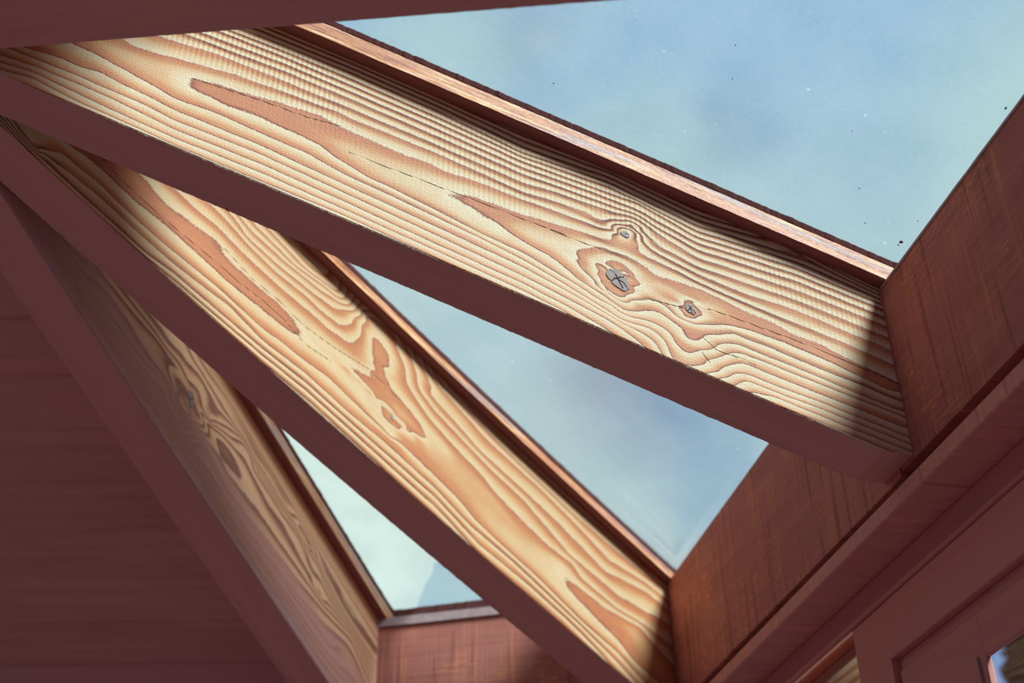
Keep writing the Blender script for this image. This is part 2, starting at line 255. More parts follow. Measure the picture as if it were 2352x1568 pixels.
(3,[0.2906,0.0169,0.3363,0.0244,0.4017,0.0314,0.4697,0.0303,0.5555,0.033,0.6759,0.0471,0.7484,0.0401,0.8521,0.0504,0.9612,0.0499,1.0463,0.0539,1.1333,0.0525,1.1861,0.0515,1.2787,0.039,1.4059,0.0406,1.611,0.029]),
(3,[0.6459,0.2039,0.7074,0.1959,0.7609,0.1941,0.8414,0.202,0.8831,0.2015,0.9204,0.2074,0.9522,0.2343,0.9737,0.2715]),
(3,[1.1161,0.2713,1.1395,0.2251,1.1777,0.2117,1.2534,0.2042,1.3437,0.1954,1.4394,0.1936,1.5835,0.1652,1.7365,0.1698,1.8369,0.1882]),
(4,[0.2761,0.0074,0.3191,0.0064,0.4066,0.0072,0.4974,0.0076,0.5583,0.0163,0.7504,0.0243,0.8537,0.0334,0.9908,0.0335,1.1052,0.0337,1.1865,0.0334,1.3043,0.0165,1.4295,0.0204]),
(4,[0.6744,0.2195,0.6921,0.2111,0.7589,0.2113,0.8538,0.2214,0.9094,0.232,0.9449,0.2564,0.9626,0.2821]),
(4,[1.1578,0.2683,1.1709,0.2383,1.2218,0.2306,1.3053,0.217,1.4765,0.2154,1.5422,0.2138,1.7,0.1991,1.8348,0.2333]),
(5,[0.2132,0.0063,0.2994,-0.0034,0.3865,-0.0049,0.4758,-0.0024,0.5603,0.0042,0.7519,0.0117,0.8552,0.0189,0.9919,0.0178,1.1846,0.0147]),
(5,[0.7031,0.2302,0.7833,0.2318,0.8663,0.2412,0.9222,0.2547]),
(5,[1.1862,0.2735,1.253,0.2652,1.3314,0.254,1.5056,0.2532,1.5891,0.2477,1.7178,0.2336,1.8375,0.2554]),
(6,[0.7133,0.2487,0.81,0.2446,0.8781,0.2576]),
(6,[1.2035,0.2851,1.2862,0.276,1.411,0.269,1.6189,0.2662,1.8273,0.2732]),
(7,[0.7387,0.266,0.8359,0.2585,0.9062,0.2708]),
(7,[1.2285,0.2984,1.3187,0.2939,1.5776,0.2895]),
(1.15,[0.8628,0.1373,0.9278,0.1416,0.9675,0.1304,1.0087,0.1018,1.0321,0.0872,1.1936,0.1501]),
(1.15,[0.8853,0.1274,1.0665,0.0803]),
(1.15,[1.5316,0.1002,1.5533,0.1222]),
(1.3,[0.9993,0.2529,0.996,0.2122]),
(1.5,[0.9508,0.1316,1.0644,0.1237,1.1823,0.115,1.3048,0.1145,1.4327,0.1133,1.2426,0.1466,1.3429,0.1391]),
(0.85,[1.0226,0.2463,1.0316,0.2428,1.0468,0.2307,1.0474,0.219,1.0367,0.1963,1.0404,0.1847,1.0595,0.1695,1.0959,0.1626,1.126,0.1538,1.1505,0.1363,1.1531,0.1396,1.1266,0.1315,1.0883,0.1162,1.0602,0.1053,1.047,0.1083,1.0406,0.1219,1.0281,0.1298,0.9962,0.1402,1.0084,0.1675,1.0195,0.1891,1.0138,0.2121,1.0108,0.2322]),
(1.18,[1.0244,0.2581,1.042,0.2561,1.0586,0.2427,1.0594,0.2247,1.0487,0.2025,1.0516,0.1969,1.0694,0.1826,1.1054,0.1759,1.1366,0.1667,1.1623,0.1484,1.1497,0.1276,1.1219,0.119,1.0842,0.1041,1.0539,0.0926,1.0365,0.0964,1.0296,0.1103,1.0185,0.1172,0.9849,0.1294,0.998,0.1652,1.0075,0.1816,1.0018,0.202,0.9993,0.2275]),
(0.82,[1.061,0.1213,1.0706,0.1145,1.0826,0.1049,1.0521,0.1377,1.1052,0.1207]),
(0.82,[1.6062,0.0936,1.6763,0.0969,1.7477,0.0951]),
(9,[1.3058,0.3244,1.58,0.3257]),
],
'C':[
(4,[0.5556,0.0951,0.6345,0.1075,0.7216,0.1027,0.787,0.109,0.8123,0.1032]),
(4,[0.9112,0.1414,0.99,0.1653,1.063,0.1824,1.1773,0.1674,1.2356,0.1743,1.2781,0.1663,1.317,0.159,1.3677,0.1578,1.4081,0.1628]),
(5,[0.581,0.1204,0.6486,0.1312,0.7366,0.1507,0.7981,0.1589,0.8311,0.1569]),
(5,[1.0581,0.2148,1.1367,0.1925,1.2326,0.1911,1.3011,0.1951,1.3427,0.1875,1.3806,0.1671,1.4066,0.1455]),
(6,[0.6367,0.1465,0.7158,0.1583,0.7704,0.1606,0.8125,0.1721]),
(6,[1.1173,0.1961,1.2117,0.199,1.3079,0.2148,1.3597,0.2097,1.4093,0.1974]),
(7,[0.6836,0.1687,0.7447,0.1856,0.7822,0.1829,0.8014,0.1903]),
(7,[0.8036,0.2075,0.8366,0.194,0.8804,0.2069,0.9311,0.2021,0.9417,0.1789,0.9303,0.154]),
(8,[0.8105,0.2324,0.854,0.2185,0.9032,0.2187,0.9677,0.2178,1.0286,0.2169,1.1473,0.2155,1.2705,0.2106,1.3828,0.2073,1.511,0.1867,1.6978,0.1848]),
(9,[0.8671,0.2412,0.9017,0.2396,0.9965,0.2487,1.0746,0.251,1.2032,0.2458,1.3663,0.2342,1.5395,0.2212,1.6946,0.2173]),
(11,[0.9408,0.2592,1.122,0.2681,1.3211,0.2592,1.5355,0.2532]),
(3,[0.5016,0.0493,0.5826,0.0575,0.6968,0.0664,0.7845,0.0823,0.8216,0.0607,0.8785,0.0977,0.9322,0.1093,0.9799,0.1168,1.0109,0.1099,1.1275,0.1258,1.3134,0.1327,1.4102,0.1348,1.5578,0.1615]),
(6.2,[0.9043,0.1823,0.9124,0.1613,0.8987,0.1309,0.8703,0.1056,0.8406,0.0969,0.823,0.1084,0.8254,0.1349,0.847,0.1645,0.8783,0.1835]),
(5.5,[0.8864,0.1626,0.8907,0.1465,0.8766,0.1261,0.855,0.1168,0.842,0.1253,0.8472,0.1453,0.8669,0.162]),
(-2,[0.3627,-0.0049,0.5446,-0.0008,0.7313,-0.0042,0.9154,0.006,1.1733,0.0042,1.4025,-0.0028]),
(0.5,[0.4326,0.015,0.5918,0.0265,0.7651,0.0384,0.9552,0.0468,1.1988,0.063,1.4721,0.0796]),
],
}
CRACKS={
'A':[[0.4971,0.1391,0.5561,0.1461,0.6092,0.1526,0.68,0.1579,0.7332,0.1686],[0.7476,0.1256,0.8009,0.1271,0.8535,0.1308,0.9069,0.1332,0.9597,0.1369,1.0133,0.1386,1.095,0.1445],[1.0697,0.1408,1.1144,0.1429,1.1501,0.1461],[1.3187,0.1205,1.3551,0.1242,1.4083,0.1281,1.4623,0.1325,1.5152,0.1341,1.5687,0.1344,1.6252,0.1361],[1.2216,0.0904,1.2411,0.0945,1.2579,0.098,1.2824,0.1029,1.2915,0.1043],[1.3057,0.0631,1.3167,0.0578,1.3248,0.0512,1.3384,0.0517,1.3626,0.0557,1.3863,0.055],[1.3015,0.0357,1.3069,0.0294,1.3117,0.0243]],
'B':[[0.3783,0.1025,0.4575,0.0949,0.5286,0.0975,0.5879,0.1024,0.6419,0.1061,0.6925,0.1077,0.7433,0.115,0.7961,0.1149,0.8445,0.105,0.9079,0.1174],[0.6491,0.146,0.7149,0.1373,0.7773,0.1426,0.8412,0.1387,0.9161,0.151,1.0043,0.1716,1.0975,0.1657]],
}
SUN_AZ, SUN_EL, SUN_ANG, SUN_E, SUN_C = 128, 51, 17.0, 7.2, (1.0, 1.06, 1.05)
LOWER_FILL = (.135, .074, .098, 1)  # tinted fill from below the horizon, added to lift the shaded wood
SKYB = [(1180, 60, .032, .9, .55, (132, 160, 190), .9), (1240, 90, .012, .8, .4, (175, 195, 205), .9), (1690, 290, .030, .9, .75, (122, 154, 186), 1.0), (1640, 240, .012, .9, .4, (120, 152, 186), 1.0), (1765, 300, .010, .9, .35, (125, 158, 190), 1.0), (2050, 430, .026, 1.0, .5, (126, 165, 206), 1.2),
 (2330, 300, .06, .9, .7, (180, 213, 212), .4), (2100, 600, .06, .9, .6, (176, 206, 210), .4), (1000, 130, .05, .9, .7, (178, 208, 210), .4), (1500, 420, .06, .9, .55, (178, 208, 210), .4), (1900, 100, .09, .8, .5, (152, 190, 220), .3),
 (1370, 900, .045, .9, .9, (134, 146, 172), .8), (1580, 1000, .045, .9, .8, (126, 154, 186), .8), (1460, 1030, .03, .9, .5, (140, 160, 186), 1.0), (1200, 960, .055, .9, .8, (180, 204, 208), .5), (1400, 1180, .05, .8, .7, (180, 206, 208), .5), (930, 690, .045, .9, .7, (182, 206, 210), .5), (1640, 1120, .04, .8, .5, (150, 182, 205), .6),
 (730, 1170, .085, .2, 1.0, (206, 233, 224), .15),
 (2345, 1540, .06, .8, .9, (118, 165, 222), .3)]
# ---------------------------------------------------------------- frame of reference
CE, CR, CF = 0.584747, -0.0205839, 3007.46
ZC = 1.6                                   # camera height above the (unseen) floor
HUB = V(-0.926023, 1.316119, 1.422258 + ZC)
W = 0.09
RAF = {  # azimuth, pitch, lateral shift, height shift, width, bead height, bow
 'A': (1.326286, 0.350325, -0.00013, -0.0017, 0.08975, 0.3087, 0.00384),
 'B': (0.725780, 0.327203, 0.00569, 0.00638, 0.09007, 0.2963, -0.01386),
 'C': (0.371823, 0.372096, 0.00448, 0.00731, 0.08515, 0.2820, -0.00831),
 'Z': (1.926843, 0.296706, -0.00126, -0.00121, 0.09004, 0.3020, 0.0005)}
TOPH = {'A': .0458, 'B': .034, 'C': .041, 'Z': .0458}   # underside of the glass above the bead's lower edge
WA = -0.211826
wd = V(math.sin(WA), math.cos(WA), 0); wn = V(math.cos(WA), -math.sin(WA), 0)
def wall(w, n, z): return HUB + wd*w + wn*n + V(0, 0, z)
# plan corners of the eaves (hub frame): A end, B end, C end
PB = HUB + V(1.24990, 1.33216, 0); PC = HUB + V(0.61603, 1.45023, 0)
def plan(P): return V(P.x, P.y, 0)
def raf_dirs(k):
    a, s = RAF[k][:2]
    return V(math.sin(a)*math.cos(s), math.cos(a)*math.cos(s), -math.sin(s)), V(math.cos(a), -math.sin(a), 0)
def rp(k, s, lat, h):
    """point on rafter k: s along it, lat sideways (+ = sunny side), h above its lower arris"""
    a, p, lo, zo, ww, hf, bow = RAF[k]; D, Pn = raf_dirs(k)
    return HUB + Pn*(lo+lat) + D*s + V(0, 0, zo + h + bow*4*(s/1.7)*(1-s/1.7))
def s_hit(k, lat, Q, N):
    """s where rafter k (offset lat) meets the vertical plane through Q with normal N"""
    D, Pn = raf_dirs(k); S = HUB + Pn*(RAF[k][2]+lat)
    return (Q-S).dot(N)/D.dot(N)
# header planes: (point, normal)
A_END = wall(0.0, 1.527, 0)
d2 = (plan(PB)-plan(A_END)).normalized(); N2 = V(d2.y, -d2.x, 0)
d3 = (plan(PC)-plan(PB)).normalized(); N3 = V(d3.y, -d3.x, 0)
if N2.dot(wn) < 0: N2 = -N2
if N3.dot(plan(PB)-plan(HUB)) < 0: N3 = -N3
HP = {'A': (A_END, wn), 'Z': (A_END, wn), 'B1': (PB, N2), 'B': (PB, N2), 'C': (PC, N3)}
d4 = V(math.sin(math.radians(-91)), math.cos(math.radians(-91)), 0); N4 = V(-d4.y, d4.x, 0)
if N4.dot(plan(PC)-plan(HUB)) < 0: N4 = -N4

# ---------------------------------------------------------------- rafters
def tps(pts, vals, lam):
    P = np.array(pts)*np.array([0.40, 1.0]); v = np.array(vals, float); n = len(P)
    def K(a, b):
        r2 = ((a[:, None, :]-b[None])**2).sum(2)
        return 0.5*r2*np.log(r2+1e-10)
    M = np.zeros((n+3, n+3)); M[:n, :n] = K(P, P)+lam*np.eye(n); M[:n, n] = 1; M[:n, n+1:] = P; M[n:n+3, :n] = M[:n, n:n+3].T
    c = np.linalg.solve(M, np.concatenate([v, np.zeros(3)]))
    def f(Q):
        Q = Q*np.array([0.40, 1.0]); out = np.empty(len(Q))
        for i in range(0, len(Q), 8000):
            q = Q[i:i+8000]; out[i:i+8000] = K(q, P)@c[:n]+c[n]+q@c[n+1:]
        return out
    return f
def ring_field(k):
    pts, vals = [], []
    for v, fl in RINGS[k]:
        pl = [(fl[i], fl[i+1]) for i in range(0, len(fl), 2)]
        for i, p in enumerate(pl):
            pts.append(p); vals.append(v)
            if i+1 < len(pl):
                q = pl[i+1]; m = int(abs(q[0]-p[0])/0.035)
                for j in range(1, m+1):
                    t = j/(m+1); pts.append((p[0]+(q[0]-p[0])*t, p[1]+(q[1]-p[1])*t)); vals.append(v)
    # drop near duplicates
    keep, seen = [], set()
    for i, p in enumerate(pts):
        key = (round(p[0]/0.002), round(p[1]/0.0012))
        if key in seen: continue
        seen.add(key); keep.append(i)
    return tps([pts[i] for i in keep], [vals[i] for i in keep], 6e-5 if k == 'C' else 2e-6)
def seg_dist(Q, lines):
    d = np.full(len(Q), 1.0)
    for fl in lines:
        P = np.array(fl).reshape(-1, 2)
        for a, b in zip(P[:-1], P[1:]):
            t = np.clip(((Q-a)@(b-a))/((b-a)@(b-a)+1e-12), 0, 1)
            d = np.minimum(d, np.hypot(*(Q-(a+t[:, None]*(b-a))).T))
    return d
class MeshData:
    def __init__(s): s.v, s.f, s.m, s.phi, s.cr, s.st = [], [], [], [], [], []; s.wid = None
    def grid(s, fn, nu, nv, mat, flip=False):
        """fn(i, j) -> (Vector, (a, b, c), phi, crack)"""
        b = len(s.v)
        for i in range(nu+1):
            for j in range(nv+1):
                p, st, ph, c = fn(i, j); s.v.append(p); s.st.append(st); s.phi.append(ph); s.cr.append(c)
        for i in range(nu):
            for j in range(nv):
                q = (b+i*(nv+1)+j, b+(i+1)*(nv+1)+j, b+(i+1)*(nv+1)+j+1, b+i*(nv+1)+j+1)
                s.f.append(q[::-1] if flip else q); s.m.append(mat)
    def build(s, name, mats, parent=None):
        me = bpy.data.meshes.new(name)
        me.from_pydata([tuple(p) for p in s.v], [], s.f)
        for m in mats: me.materials.append(m)
        me.polygons.foreach_set('material_index', s.m)
        for nm, dat, ty in (('phi', s.phi, 'FLOAT'), ('crack', s.cr, 'FLOAT')):
            at = me.attributes.new(nm, ty, 'POINT'); at.data.foreach_set('value', [float(x) for x in dat])
        at = me.attributes.new('st', 'FLOAT_VECTOR', 'POINT'); at.data.foreach_set('vector', [float(x) for t in s.st for x in t])
        if s.wid is not None:
            at = me.attributes.new('wid', 'FLOAT', 'POINT'); at.data.foreach_set('value', list(s.wid)+[0.0]*(len(s.v)-len(s.wid)))
        me.update()
        o = bpy.data.objects.new(name, me); COL.objects.link(o)
        if parent: o.parent = parent
        return o
def nz(x, y=0.0, z=0.0): return noise.noise(V(x, y, z))
def rafter(k, label, ns, nh, mats):
    a, pitch, lo, zo, ww, hf, bow = RAF[k]; top = hf+TOPH[k]-0.0015; s0 = 0.13; tp = math.tan(pitch)
    Q, N = HP[k]
    def se(lat): return s_hit(k, lat, Q, N)-0.0005
    def hb(s, lat):
        e = se(lat)-0.052
        return max(0.0, (s-e)*tp*0.95) if k == 'A' else 0.0
    def rough(s, sd): return 0.0007*nz(s*260, sd*7.3, 1)+0.0006*nz(s*60, sd*3.1, 5)
    M = MeshData(); e1 = se(ww/2)
    S = np.linspace(s0, e1, ns+1); T = np.linspace(0, 1, nh+1)
    pts = np.empty((ns+1, nh+1, 2))
    for i, s in enumerate(S):
        b = hb(s, ww/2); pts[i, :, 0] = s; pts[i, :, 1] = b+(top-b)*T
    if k in RINGS:
        fl = pts.reshape(-1, 2); phi = ring_field(k)(fl).reshape(ns+1, nh+1)
        cr = seg_dist(fl, CRACKS.get(k, [])).reshape(ns+1, nh+1) if k in CRACKS else np.ones((ns+1, nh+1))
    else:
        phi = pts[:, :, 1]*70+0.3*np.sin(pts[:, :, 0]*5); cr = np.ones((ns+1, nh+1))
    def f1(i, j):
        s, h = pts[i, j]; ph = phi[i, j]
        if j == 0: h += rough(s, 1.0)
        edge = 0.0012 if j == 0 else 0.0
        return rp(k, s, ww/2-edge, h), (s, h, 0.0), ph, cr[i, j]
    M.grid(f1, ns, nh, 0)
    # how wide each growth ring shows on the face (metres per ring), smoothed
    gh = np.gradient(phi, axis=1)/((top)/nh); gs = np.gradient(phi, axis=0)/((e1-s0)/ns)
    g = np.hypot(gh, gs)
    for _ in range(6):
        g2 = g.copy(); g2[1:-1, 1:-1] = (g[:-2, 1:-1]+g[2:, 1:-1]+g[1:-1, :-2]+g[1:-1, 2:]+g[1:-1, 1:-1])/5; g = g2
    x = np.clip((1/np.maximum(g, 1e-3)-.013)/(.026-.013), 0, 1); M.wid = (x*x*(3-2*x)).ravel()
    def f2(i, j):        # underside
        lat = ww/2-0.0012+(-ww+0.0012)*j/6; s = s0+(se(lat)-s0)*i/ns; h = hb(s, lat)
        if j == 0: h = hb(S[i], ww/2)+rough(S[i], 1.0); s = S[i]
        if j == 6: h += rough(s, 2.0)
        return rp(k, s, lat, h), (s, lat, 3.0), lat*160+1.5*nz(s*1.5, 0, 3), 1.0
    M.grid(f2, ns, 6, 1)
    def f3(i, j):        # far side
        s = s0+(se(-ww/2)-s0)*i/ns; b = hb(s, -ww/2)
        if j == 0: b += rough(s, 2.0)
        h = b+(top-b)*j/6
        return rp(k, s, -ww/2, h), (s, h, 7.0), h*80, 1.0
    M.grid(f3, ns, 6, 1)
    M.grid(lambda i, j: (rp(k, s0+(se(ww/2-ww*j)-s0)*i/20, ww/2-ww*j, top), (i*.05, j*.1, 9.0), j*3.0, 1.0), 20, 1, 1)
    M.grid(lambda i, j: (rp(k, s0, ww/2-ww*i, top*j), (i*.1, j*.3, 11.0), j*9.0, 1.0), 1, 1, 1)
    M.grid(lambda i, j: (rp(k, se(ww/2-ww*i), ww/2-ww*i, hb(se(ww/2-ww*i), ww/2-ww*i)*(1-j)+top*j), (i*.1, j*.3, 11.0), j*9.0, 1.0), 1, 1, 1)
    o = M.build('roof_rafter', mats)
    tag(o, label, 'rafter', 'rafters fanning out from the hub post')
    return o
def knot(k, s, h, rs, rh, parent, rot=0.0, rays=5, seed=1):
    """grey dead knot: a low disc let into the sunny face, with real radial cracks cut in it"""
    ww = RAF[k][4]; rnd = random.Random(seed); M = MeshData(); nr, na = 10, 60
    angs = [rnd.uniform(0, .6)+2*PI*i/rays for i in range(rays)]
    c, sn = math.cos(rot), math.sin(rot)
    def f(i, j):
        t = 2*PI*j/na; r = i/nr; wob = 1+0.05*math.sin(3*t+seed)+0.03*math.sin(7*t)
        x = rs*r*wob*math.cos(t); y = rh*r*wob*math.sin(t)
        x, y = c*x-sn*y, sn*x+c*y
        d = min(abs(((t-q-0.25*math.sin(r*5+q)+PI) % (2*PI))-PI) for q in angs or [99.0])*r if angs else 1.0
        lim = 0.055*(1-0.6*r) if r < 0.93 else 0.0
        crk = 1.0 if (d < lim and r > 0.02) or (r < 0.08) else 0.0
        if i == nr: crk = 0.9 if math.sin(t*1.0+seed) > -0.1 else 0.4
        lat = ww/2+0.0009-(0.0008 if crk else 0)-(0.0012 if i == nr else 0)
        return rp(k, s+x, lat, h+y-0), (x*1.0+s, y+h, 5.0), r*3, crk
    M.grid(f, nr, na, 0)
    o = M.build('knot', [MAT['knot']], parent); o['label'] = 'grey dead knot with radial cracks'
    for p in o.data.polygons: p.use_smooth = False
    return o

def box_pts(f, nseg, parent, name, mat, sections, jitter=0):
    """sweep a quad section (list of (lat,h)) along s; f(i/nseg)->s"""
    pass
def sweep(name, mat, pt, n, sec, parent=None, closed=True):
    """pt(t, a, b) -> Vector for section coords; sec list of (a,b) or fn(t)"""
    vs, fs, st = [], [], []
    for i in range(n+1):
        t = i/n; S = sec(t) if callable(sec) else sec; m = len(S)
        acc = 0.0
        for a, b in S: vs.append(tuple(pt(t, a, b))); st.append((t*1.7, a, b))
    for i in range(n):
        for j in range(m):
            fs.append((i*m+j, (i+1)*m+j, (i+1)*m+(j+1) % m, i*m+(j+1) % m))
    fs.append(tuple(range(m))[::-1]); fs.append(tuple(n*m+j for j in range(m)))
    me = bpy.data.meshes.new(name); me.from_pydata(vs, [], fs); me.materials.append(mat)
    at = me.attributes.new('st', 'FLOAT_VECTOR', 'POINT'); at.data.foreach_set('vector', [x for q in st for x in q])
    bm = bmesh.new(); bm.from_mesh(me); bmesh.ops.recalc_face_normals(bm, faces=bm.faces); bm.to_mesh(me); bm.free(); me.update()
    o = bpy.data.objects.new(name, me); COL.objects.link(o)
    if parent: o.parent = parent
    return o
def prism(name, mat, p00, along, out, up, L, T, Hh, parent=None, n=1, bev=0.0, stoff=0.0):
    """box: origin p00, extends L along, T out, Hh up; st = (along, up, out)"""
    if bev:
        sec = [(bev, 0), (T-bev, 0), (T, bev), (T, Hh-bev), (T-bev, Hh), (bev, Hh), (0, Hh-bev), (0, bev)]
    else: sec = [(0, 0), (T, 0), (T, Hh), (0, Hh)]
    o = sweep(name, mat, lambda t, a, b: p00+along*(L*t)+out*a+up*b, n, sec, parent)
    at = o.data.attributes['st']; vals = []
    for v in o.data.vertices:
        d = v.co-p00; vals += [d.dot(along)+stoff, d.dot(up), d.dot(out)]
    at.data.foreach_set('vector', vals)
    return o

UP = V(0, 0, 1)
mr = [MAT['face'], MAT['under']]
rA = rafter('A', 'broad sunlit rafter with three grey knots and bold flowing grain, largest in the frame', 760, 150, mr)
knot('A', 1.1755, 0.1030, 0.0205, 0.0165, rA, rot=-0.55, rays=5, seed=3)
knot('A', 1.2903, 0.1060, 0.0092, 0.0085, rA, rot=-0.4, rays=5, seed=8)
knot('A', 1.1932, 0.1955, 0.0080, 0.0062, rA, rot=0.2, rays=1, seed=5)
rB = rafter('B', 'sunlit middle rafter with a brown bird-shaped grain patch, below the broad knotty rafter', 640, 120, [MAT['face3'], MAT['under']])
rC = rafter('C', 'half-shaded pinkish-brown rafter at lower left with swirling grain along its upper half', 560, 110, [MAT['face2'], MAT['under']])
knot('B', 1.0658, 0.1175, 0.0042, 0.0062, rB, rot=0.3, rays=0, seed=4)
knot('C', 0.865, 0.138, 0.011, 0.017, rC, rot=0.2, rays=2, seed=6)
rZ = rafter('Z', 'dark rafter crossing the top left corner, seen only from below', 200, 8, mr)
# splinter on the far lower arris of the broad rafter
sp = []
Pn = raf_dirs('A')[1]; D = raf_dirs('A')[0]
for q, (s, dl) in enumerate([(0.571, 0.006)]):
    a, b = rp('A', s, -RAF['A'][4]/2+0.003, 0.0), rp('A', s+0.007, -RAF['A'][4]/2+0.006, -0.007)
    o = sweep('splinter', MAT['bead'], lambda t, x, y: a.lerp(b, t)+D*x*(1-t*.8)+Pn*y*(1-t*.8), 4, [(0, 0), (.0035, .0), (.0035, .0012), (0, .0012)], rA)

# hub post that all rafters run into (left of the frame)
hub = sweep('hub_post', MAT['under'], lambda t, a, b: HUB+V(a, b, -0.02+t*0.40), 1, [(0.15*math.cos(PI*i/6+.2), 0.15*math.sin(PI*i/6+.2)) for i in range(12)])
tag(hub, 'dark twelve-sided wooden hub post where the upper ends of the rafters meet', 'post')

blocker_disc = sweep('hub_blocker', MAT['seal'], lambda t, a, b: HUB+V(a, b, .385+t*.012), 1, [(0.62*math.cos(PI*i/12), 0.62*math.sin(PI*i/12)) for i in range(24)])  # unseen disc added to keep sun off the wood near the hub
tag(blocker_disc, 'unseen dark round disc added above the hub post to keep sun off the wood', 'blocker')

# ---------------------------------------------------------------- skylights between the rafters
def bead_s(k, lat, side=1):
    Q, N = HP[k]
    return s_hit(k, lat, Q, N)
def skylight(kr, kl, label, bay):
    """bay whose visible edge is the sunny side of rafter kr; kl is the next rafter up"""
    root = bpy.data.objects.new('skylight', None); COL.objects.link(root); tag(root, label, 'skylight', 'skylight panes between the rafters')
    root.location = rp(kr, 0.9, 0, RAF[kr][5])
    bpy.context.view_layer.update(); inv = root.matrix_world.inverted()
    parts = []
    wr, hr = RAF[kr][4], RAF[kr][5]; wl, hl = RAF[kl][4], RAF[kl][5]
    for k, sd in ((kr, 1), (kl, -1)):
        w2 = RAF[k][4]/2; hf = RAF[k][5]; Q, N = bay['plane']
        e = 0; s0 = 0.22; bh = TOPH[k]-.0098; ex = bay['ext']
        pr = 0.021
        sec = [(0.0002, 0.001), (pr-.003, 0), (pr, .003), (pr, bh-.003), (pr-.003, bh), (0.0002, bh)]
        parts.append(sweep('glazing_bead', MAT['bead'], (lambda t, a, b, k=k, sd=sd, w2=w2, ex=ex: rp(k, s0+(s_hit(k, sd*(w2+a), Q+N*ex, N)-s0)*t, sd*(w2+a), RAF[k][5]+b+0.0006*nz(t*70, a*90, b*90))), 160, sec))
        bo = parts[-1]; bo.data.materials.append(MAT['bead_shade'])
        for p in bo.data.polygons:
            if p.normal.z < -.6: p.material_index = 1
        def seal(t, a, b, k=k, sd=sd, w2=w2, ex=ex):
            s = s0+(s_hit(k, sd*(w2+a), Q+N*(ex-.001), N)-s0)*t
            j = 0.0022*max(0, nz(s*45, 2, 7))+0.0012*nz(s*160, 9, 3) if a > .019 else 0
            corner = 0.004*math.exp(-((1-t)*1.6/0.012)) if a > .019 else 0
            return rp(k, s, sd*(w2+a+j+corner), RAF[k][5]+b)
        parts.append(sweep('sealant', MAT['seal'], seal, 420, [(0.001, bh+.0001), (.0200, bh+.0001), (.0215, bh+.0095), (.001, bh+.0095)]))
    # glass as a ruled sheet between the two rafter tops
    Q, N = bay['plane']; ov = 0.09
    def top(k, s): return rp(k, s, 0, RAF[k][5]+TOPH[k])
    er, el = s_hit(kr, 0, Q+N*ov, N), s_hit(kl, 0, Q+N*ov, N)
    nu, nv = 60, 24; vs, fs, st = [], [], []
    for z in (0, 0.006):
        for i in range(nu+1):
            a, b = top(kr, .16+(er-.16)*i/nu), top(kl, .16+(el-.16)*i/nu)
            # stay just off the centre lines so neighbouring panes do not touch
            a2 = a.lerp(b, .004/max((b-a).length, .01)); b2 = b.lerp(a, .004/max((b-a).length, .01))
            for j in range(nv+1):
                p = a2.lerp(b2, j/nv); vs.append(tuple(p+V(0, 0, z))); st.append((i/nu*1.7, j/nv, z))
    m = (nu+1)*(nv+1)
    for i in range(nu):
        for j in range(nv):
            q = (i*(nv+1)+j, (i+1)*(nv+1)+j, (i+1)*(nv+1)+j+1, i*(nv+1)+j+1)
            fs.append(q); fs.append(tuple(x+m for x in q[::-1]))
    rim = [i*(nv+1) for i in range(nu+1)]+[nu*(nv+1)+j for j in range(1, nv+1)]+[i*(nv+1)+nv for i in range(nu-1, -1, -1)]+[j for j in range(nv-1, 0, -1)]
    for a, b in zip(rim, rim[1:]+rim[:1]): fs.append((b, a, a+m, b+m))
    me = bpy.data.meshes.new('glass'); me.from_pydata(vs, [], fs); me.materials.append(MAT['glass'])
    at = me.attributes.new('st', 'FLOAT_VECTOR', 'POINT'); at.data.foreach_set('vector', [x for q in st for x in q]); me.update()
    g = bpy.data.objects.new('glass', me); COL.objects.link(g); parts.append(g)
    # eaves bead + sealant under the lower edge of the glass
    c0, c1 = bay['c0'], bay['c1']; dd = (c1-c0); L = dd.length; dd.normalize()
    def up_z(P):    # underside of glass at plan point P (affine through 3 tops)
        t1, t2, t3 = top(kr, er), top(kl, el), top(kr, er-.3)
        n = (t2-t1).cross(t3-t1); return t1.z-((P.x-t1.x)*n.x+(P.y-t1.y)*n.y)/n.z
    g0, g1 = bay['g'], bay['gz']
    def eb(t, a, b):
        P = c0+dd*(L*t)+N*a; zt = bay['z0']+(bay['z1']-bay['z0'])*t
        j = 0.0012*nz(t*L*30, 4, 4)+0.0007*nz(t*L*110, 8, 4)
        return V(P.x, P.y, HUB.z+zt+b+j*(b > 0))
    parts.append(sweep('eaves_bead', MAT['greybead'], eb, 90, g0))
    def es2(t, a, b):
        a = g1[0]+(g1[1]-g1[0])*t+a; P = c0+dd*(L*t)+N*(a+(0.0022*nz(t*L*25, 14, 4)+0.0014*nz(t*L*90, 1, 4)))
        zz = HUB.z+bay['z0']+(bay['z1']-bay['z0'])*t+0.001
        return V(P.x, P.y, zz) if b == 0 else V(P.x, P.y, up_z(P)-.0006)
    parts.append(sweep('sealant', MAT['seal'], es2, 160, [(0, 0), (.014, 0), (.014, 1), (0, 1)]))
    return root, parts, inv
def bay_finish(root, parts, inv):
    for p in parts:
        p.parent = root; p.matrix_parent_inverse = inv
aR = A_END - wd*1.35; 
zA, zB = -0.262, -0.302
